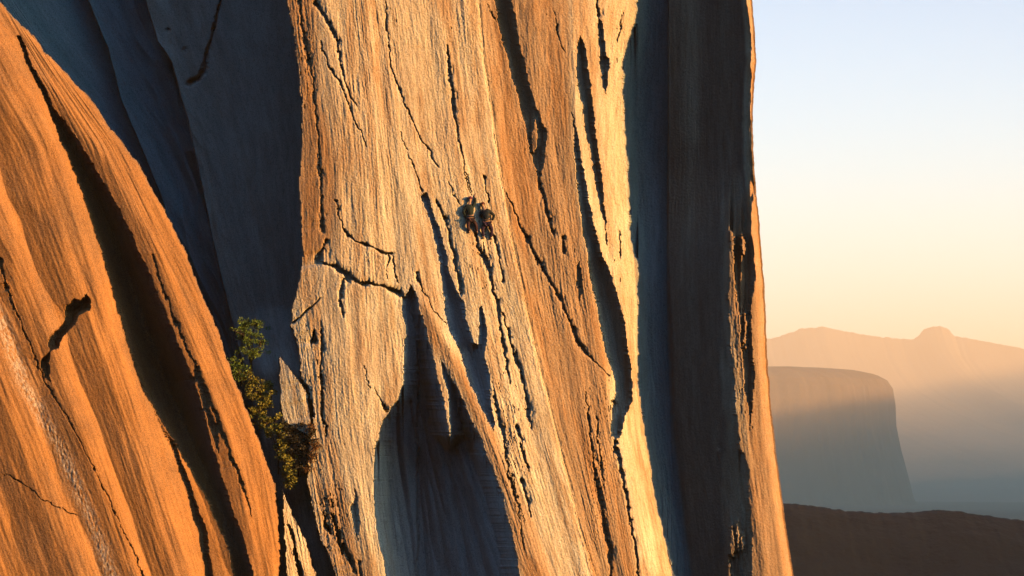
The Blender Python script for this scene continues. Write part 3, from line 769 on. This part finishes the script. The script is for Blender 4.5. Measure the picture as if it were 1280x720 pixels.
def surf_min(u, v): return min(surf_depth(u + a, v + b) for a in (-2, 0, 2) for b in (-2, 0, 2))
SKIN = flat_mat('skin', (.36, .20, .13), .6, .08)
def climber(uc, vc, J, mats, label, lean):
    """J: joints as photo pixels (u, v, metres off the rock)"""
    wd = lambda u, v, off: at(u, v, surf_min(u, v) - off * .5) if True else at(u, v, min(surf_depth(u + a, v + b) for a in (-2, 0, 2) for b in (-2, 0, 2)) - off)
    base = wd(uc, vc, .25)
    p = {k_: tuple(wd(*j) - base) for k_, j in J.items()}
    root = bpy.data.objects.new('person', None)
    V3 = lambda k_: np.array(p[k_])
    lerp = lambda a, b, t: tuple(V3(a) * (1 - t) + V3(b) * t)
    nd = {'pelvis': (p['pelvis'], .13), 'waist': (lerp('pelvis', 'chest', .5), .115), 'chest': (p['chest'], .145),
          'neck': (lerp('chest', 'head', .62), .055), 'head': (p['head'], (.082, .095)), 'crown': (tuple(V3('head') + (V3('head') - V3('chest')) / np.linalg.norm(V3('head') - V3('chest')) * .10), .075)}
    ed = [('pelvis', 'waist'), ('waist', 'chest'), ('chest', 'neck'), ('neck', 'head'), ('head', 'crown')]
    for s_ in ('l', 'r'):
        nd['sh' + s_] = (p['sh' + s_], .066); nd['el' + s_] = (p['el' + s_], .044); nd['wr' + s_] = (p['wr' + s_], .030)
        d = V3('wr' + s_) - V3('el' + s_); d = d / np.linalg.norm(d)
        palm = V3('wr' + s_) + d * .07; nd['pa' + s_] = (tuple(palm), .034)
        ed += [('chest', 'sh' + s_), ('sh' + s_, 'el' + s_), ('el' + s_, 'wr' + s_), ('wr' + s_, 'pa' + s_)]
        side = np.cross(d, (0, 1, 0)); side = side / (np.linalg.norm(side) + 1e-6); into = np.array((0, 1., 0))
        for f in range(4):
            ln = (.075, .088, .082, .062)[f]; b0 = palm + d * .02 + side * (f - 1.5) * .019
            a_, b_, c_ = b0 + d * .03, b0 + d * (.03 + ln * .5), b0 + d * (.03 + ln * .8) + into * ln * .4
            for n_, q_ in (('a', a_), ('b', b_), ('c', c_)): nd['f%d%s%s' % (f, n_, s_)] = (tuple(q_), .009)
            ed += [('pa' + s_, 'f%da%s' % (f, s_)), ('f%da%s' % (f, s_), 'f%db%s' % (f, s_)), ('f%db%s' % (f, s_), 'f%dc%s' % (f, s_))]
        t0 = palm + side * (-.045 if s_ == 'l' else .045); t1 = t0 + side * (-.022 if s_ == 'l' else .022) + d * .035
        nd['ta' + s_] = (tuple(t0), .011); nd['tb' + s_] = (tuple(t1 + into * .015), .010); ed += [('pa' + s_, 'ta' + s_), ('ta' + s_, 'tb' + s_)]
        nd['hi' + s_] = (p['hi' + s_], .092); nd['kn' + s_] = (p['kn' + s_], .062); nd['an' + s_] = (p['an' + s_], .040); nd['to' + s_] = (p['to' + s_], .034)
        ed += [('pelvis', 'hi' + s_), ('hi' + s_, 'kn' + s_), ('kn' + s_, 'an' + s_), ('an' + s_, 'to' + s_)]
    body = skin_mesh('person', nd, ed, 'pelvis', SKIN)
    h = V3('head')
    add_ball(body, h + (0, .085, .0), (.014, .02, .018)); [add_ball(body, h + (x_, .075, .02), (.012, .01, .009)) for x_ in (-.032, .032)]
    add_ball(body, h + (0, .078, -.045), (.026, .010, .007)); [add_ball(body, h + (x_, 0, 0), (.012, .02, .03)) for x_ in (-.085, .085)]
    bpy.data.objects.remove(root); root = body; root.location = Vector(base)
    gr = lambda k_, e=.032: (nd[k_][0], (nd[k_][1] if np.isscalar(nd[k_][1]) else nd[k_][1][0]) + e)
    jk = {k_: gr(k_) for k_ in ('waist', 'chest', 'shl', 'shr', 'ell', 'elr', 'wrl', 'wrr')}
    jk['chest'] = (jk['chest'][0], jk['chest'][1] + .06); jk['waist'] = (jk['waist'][0], .165); jk['hem'] = (lerp('pelvis', 'chest', .12), .165)
    jk['collar'] = (lerp('chest', 'head', .5), .075)
    skin_mesh('jacket', jk, [('hem', 'waist'), ('waist', 'chest'), ('chest', 'collar'), ('chest', 'shl'), ('chest', 'shr'), ('shl', 'ell'), ('shr', 'elr'), ('ell', 'wrl'), ('elr', 'wrr')], 'chest', mats['jacket'], root)
    tr = {k_: gr(k_, .02) for k_ in ('pelvis', 'hil', 'hir', 'knl', 'knr', 'anl', 'anr')}
    skin_mesh('trousers', tr, [('pelvis', 'hil'), ('pelvis', 'hir'), ('hil', 'knl'), ('hir', 'knr'), ('knl', 'anl'), ('knr', 'anr')], 'pelvis', mats['trousers'], root)
    for s_ in ('l', 'r'):
        a_, t_ = V3('an' + s_), V3('to' + s_)
        skin_mesh('shoe', {'a': (tuple(a_ - (0, 0, .02)), .052), 'b': (tuple((a_ + t_) / 2 - (0, 0, .02)), .048), 'c': (tuple(t_), .036)}, [('a', 'b'), ('b', 'c')], 'a', mats['shoe'], root)
    hc = V3('head') + np.array((0, 0, .045)); dome('helmet', hc, (.125, .145, .115), mats['helmet'], root, lean)
    hz = ring('harness', V3('pelvis') + np.array((0, 0, .07)), .165, .155, .028, mats['harness'], root, lean)
    for a in (-.9, -.5, .4, .8, 1.2):      # racks of gear hanging off the belt
        q_ = V3('pelvis') + np.array((math.sin(a) * .17, -math.cos(a) * .16, .03))
        skin_mesh('gear_loop', {'a': (tuple(q_), .018), 'b': (tuple(q_ - (0, 0, .08)), .012), 'c': (tuple(q_ - (.01, .01, .16)), .022)}, [('a', 'b'), ('b', 'c')], 'a', mats['harness'], root, 1)
    ring('leg_loop', lerp('hil', 'knl', .3), .105, .105, .02, mats['harness'], root, lean); ring('leg_loop', lerp('hir', 'knr', .3), .105, .105, .02, mats['harness'], root, lean)
    tag(root, label, 'climber', 'climbers on the rock face')
    return root
blackish = flat_mat('black_webbing', (.012, .012, .014))
climber(588, 268, dict(head=(587.6, 249.5, .20), chest=(586.5, 259.5, .26), pelvis=(588.5, 272.5, .30), shl=(582.6, 258.6, .24), shr=(590.4, 258.6, .22),
    ell=(579.0, 265.5, .24), wrl=(583.0, 270.5, .16), elr=(594.0, 253.5, .14), wrr=(593.6, 246.8, .05),
    hil=(586.4, 274.5, .28), hir=(590.8, 274.5, .28), knl=(584.8, 282.0, .30), knr=(595.0, 281.0, .26), anl=(586.6, 289.0, .08), anr=(596.2, 289.5, .08), tol=(585.6, 291.5, .03), tor=(597.4, 291.6, .03)),
    dict(jacket=flat_mat('dark_green_shell', (.010, .017, .012)), trousers=flat_mat('maroon_cloth', (.045, .016, .018)), helmet=flat_mat('dark_red_shell', (.13, .016, .024), .4, .05), shoe=flat_mat('brown_rubber', (.06, .03, .02)), harness=blackish),
    'left and higher climber on the pale rock, in dark green jacket, one arm reaching up', .05)
climber(608, 274, dict(head=(603.2, 256.8, .20), chest=(607.0, 265.0, .28), pelvis=(608.6, 277.5, .30), shl=(603.2, 264.6, .25), shr=(611.4, 264.0, .26),
    ell=(600.6, 270.5, .16), wrl=(600.2, 264.5, .05), elr=(618.0, 269.3, .24), wrr=(615.0, 275.8, .14),
    hil=(606.2, 279.2, .28), hir=(611.0, 279.2, .28), knl=(603.0, 286.5, .28), knr=(615.2, 286.5, .26), anl=(604.6, 296.0, .08), anr=(613.6, 297.0, .08), tol=(603.6, 298.6, .03), tor=(614.4, 299.6, .03)),
    dict(jacket=flat_mat('black_shell', (.009, .012, .014)), trousers=flat_mat('purple_cloth', (.030, .012, .034)), helmet=flat_mat('maroon_shell', (.09, .016, .014), .4, .05), shoe=flat_mat('tan_rubber', (.10, .06, .035)), harness=blackish),
    'right and lower climber on the pale rock, in purple trousers, elbow bent outward', -.2)

# ------------------------------------------------------------------ trees and shrubs in the gully
def leaf_material(name, a, b):
    m, nt_, bs = new_mat(name)
    tc = N(nt_, 'ShaderNodeTexCoord'); n1 = noise(nt_, tc.outputs['Object'], 5.0, 3, .7)
    nt_.links.new(mixc(nt_, ramp(nt_, n1, [(.35, 0.), (.65, 1.)]), a, b), bs.inputs['Base Color'])
    bs.inputs['Roughness'].default_value = .6; bs.inputs['Specular IOR Level'].default_value = .2
    return m
BARK = flat_mat('bark', (.10, .060, .038), .9, .4, 30)
def tube_data(pts, rad, seg=7):
    V, F = [], []
    for i, p_ in enumerate(pts):
        p_ = np.array(p_); q_ = np.array(pts[min(i + 1, len(pts) - 1)]) - np.array(pts[max(i - 1, 0)])
        q_ = q_ / (np.linalg.norm(q_) + 1e-9); a_ = np.cross(q_, (0.3, 1, .1)); a_ /= np.linalg.norm(a_) + 1e-9; b_ = np.cross(q_, a_)
        for j in range(seg):
            t_ = 2 * math.pi * j / seg; V.append(p_ + rad[i] * (a_ * math.cos(t_) + b_ * math.sin(t_)))
    for i in range(len(pts) - 1):
        for j in range(seg): F.append((i * seg + j, i * seg + (j + 1) % seg, (i + 1) * seg + (j + 1) % seg, (i + 1) * seg + j))
    return V, F
def plant(name, root_px, clumps, nleaf, leaf, lmat, label, cat, trunk_r=.05, gap=.35, seed=0, size=(.04, .11)):
    """root_px: (u, v, H); clumps: (u, v, H, radius x, radius z) in pixels"""
    rg = np.random.RandomState(seed)
    def pos(u, v, h): return at(u, v, D - h)
    base = pos(*root_px)
    root = bpy.data.objects.new(name, None); C.objects.link(root); root.location = Vector(base)
    cent = [(pos(c[0], c[1], c[2]) - base, c[3] * PX, c[4] * PX) for c in clumps]
    # trunk with limbs
    V, F = [], []
    def add(pts, rad):
        v_, f_ = tube_data(pts, rad); o_ = len(V); V.extend(v_); F.extend([tuple(i + o_ for i in q_) for q_ in f_])
    main = cent[0][0]
    stem = [np.zeros(3) + rg.normal(0, .02, 3) * (i > 0) + main * t_ + np.array((.10 * math.sin(t_ * 4), 0, 0)) for i, t_ in enumerate(np.linspace(0, 1, 7))]
    add(stem, list(np.linspace(trunk_r, trunk_r * .35, 7)))
    tips = []
    for ci, (c_, rx_, rz_) in enumerate(cent):
        st = stem[rg.randint(1, 5)] if ci else stem[4]
        mid = (st + c_) / 2 + rg.normal(0, .06, 3)
        if ci: add([st, mid, c_], [trunk_r * .5, trunk_r * .35, trunk_r * .2])
        for k_ in range(int(12 + rx_ * 22)):
            d = rg.normal(0, 1, 3); d /= np.linalg.norm(d); d *= np.array((rx_, (rx_ + rz_) / 2, rz_)) * rg.uniform(.35, 1.3) * (1 + .35 * math.sin(5 * d[0] / (abs(d[2]) + .3) + ci))
            e = c_ + d; tips.append((e, ci))
            add([c_, c_ + d * .5 + rg.normal(0, .04, 3), e], [.013, .008, .004])
    mesh_obj('trunk', V, F, BARK, root, True)
    # leaf tufts around the twig tips, uneven in size, with gaps between
    LV, LF = [], []
    per = max(6, int(1.7 * nleaf) // len(tips))
    for e, ci in tips:
        if rg.rand() < gap * .4: continue
        rr = rg.uniform(.07, .22); n_ = int(per * rg.uniform(.5, 1.5)); squash = rg.uniform(.5, .9)
        for _ in range(n_):
            d = rg.normal(0, 1, 3); d /= np.linalg.norm(d); c_ = e + d * rr * rg.uniform(.3, 1.0) * np.array((1, 1, squash))
            ax = d + rg.normal(0, .5, 3) + np.array((0, 0, .35)); ax /= np.linalg.norm(ax); sd = np.cross(ax, rg.normal(0, 1, 3)); sd /= np.linalg.norm(sd) + 1e-9
            l_ = rg.uniform(*size); w_ = l_ * leaf; o_ = len(LV)
            LV.extend([c_ - sd * w_ * .3, c_ + ax * l_ * .5 - sd * w_, c_ + ax * l_, c_ + ax * l_ * .5 + sd * w_]); LF.append((o_, o_ + 1, o_ + 2, o_ + 3))
    mesh_obj('crown', LV, LF, lmat, root)
    tag(root, label, cat, 'plants growing in the gully')
    return root
OLIVE = leaf_material('pine_needles', (.085, .135, .020), (.18, .235, .036))
YELLOW = leaf_material('yellow_leaves', (.16, .15, .022), (.27, .22, .035))
DARK = leaf_material('dark_leaves', (.020, .018, .012), (.05, .036, .016))
RED = leaf_material('rusty_leaves', (.10, .045, .015), (.18, .075, .022))
plant('pine_tree', (311, 482, -1.9), [(313, 424, -0.40, 17, 15), (318, 406, -0.45, 14, 9), (303, 418, -0.45, 10, 12), (325, 428, -0.35, 12, 14), (314, 442, -0.35, 14, 6), (303, 405, -0.50, 8, 6)], 4200, .22, OLIVE,
      'small olive pine with round crown on bare stem, highest plant in the gully', 'tree', .075, seed=3)
plant('shrub', (300, 482, -1.9), [(299, 464, -0.15, 8, 12), (294, 455, -0.25, 6, 6)], 800, .4, OLIVE,
      'tiny olive shrub peeking over the orange slab edge, below left of the pine', 'shrub', .03, seed=4)
plant('shrub', (322, 516, -1.8), [(324, 490, -0.20, 15, 13), (314, 478, -0.25, 12, 10), (332, 500, -0.15, 12, 12), (321, 512, -0.05, 12, 10), (336, 484, -0.35, 7, 8)], 3400, .4, YELLOW,
      'bushy yellow green shrub directly under the pine against the orange slab', 'shrub', .05, seed=5)
plant('shrub', (348, 592, -1.7), [(340, 536, 0.05, 14, 13), (350, 553, 0.10, 15, 13), (356, 572, 0.15, 10, 12), (334, 524, 0.05, 9, 8), (361, 590, 0.15, 8, 9), (366, 603, 0.05, 6, 6)], 4200, .4, YELLOW,
      'tall yellow green shrub at the foot of the gully trailing down towards the small flake', 'shrub', .05, seed=6)
plant('shrub', (372, 600, -1.5), [(367, 548, 0.20, 15, 14), (378, 566, 0.05, 14, 14), (358, 536, 0.10, 12, 9), (374, 585, 0.05, 12, 12), (385, 545, 0.10, 9, 10)], 3600, .45, DARK,
      'dark blackish shrub filling the gully beside the pale pillar foot', 'shrub', .05, seed=7)
plant('shrub', (390, 590, -.6), [(391, 571, 0.40, 7, 10), (385, 587, 0.35, 7, 7), (394, 555, 0.45, 5, 8), (388, 536, 0.45, 5, 5)], 800, .4, RED,
      'sparse rusty brown shrub clinging to the sunlit edge of the pale pillar', 'shrub', .03, seed=8)


# ------------------------------------------------------------------ light
w = bpy.data.worlds.new('World'); scene.world = w; w.use_nodes = True
nt = w.node_tree; bg = nt.nodes['Background']
sky = nt.nodes.new('ShaderNodeTexSky'); sky.sky_type = 'NISHITA'; sky.sun_disc = False
sky.sun_elevation = R(SUN_EL); sky.sun_rotation = R(SUN_AZ); sky.air_density = 1.0; sky.dust_density = 1.4; sky.ozone_density = 1.4
tcw = nt.nodes.new('ShaderNodeTexCoord'); sxyz = nt.nodes.new('ShaderNodeSeparateXYZ'); nt.links.new(tcw.outputs['Generated'], sxyz.inputs[0])
zen = ramp(nt, sxyz.outputs[2], [(.03, (.98, 1.36, 1.95)), (.10, (.71, 1.17, 1.55)), (.19, (.40, .83, 1.17)), (.5, (.70, .90, 1.12))])
nt.links.new(mixc(nt, 1.0, sky.outputs[0], zen, 'MULTIPLY'), bg.inputs[0]); bg.inputs[1].default_value = .12
sl = bpy.data.lights.new('sun', 'SUN'); sl.energy = 5.0; sl.angle = R(.53); sl.color = (1.0, .53, .148)
so = bpy.data.objects.new('sun', sl); C.objects.link(so)
so.rotation_euler = Vector(sun).to_track_quat('Z', 'Y').to_euler()

cam = bpy.data.cameras.new('camera'); co = bpy.data.objects.new('camera', cam); C.objects.link(co)
co.location = (0, 0, 0); co.rotation_euler = (R(90), 0, 0)
cam.sensor_width = 36; cam.lens = K / 1280 * 36; cam.shift_y = (HOR - 360) / 1280
cam.clip_start = 1; cam.clip_end = 60000
scene.camera = co
scene.view_settings.view_transform = 'Standard'; scene.view_settings.look = 'None'
scene.view_settings.gamma = 1; scene.view_settings.exposure = 1.9
scene.view_settings.use_curve_mapping = False
scene.cycles.diffuse_bounces = 0
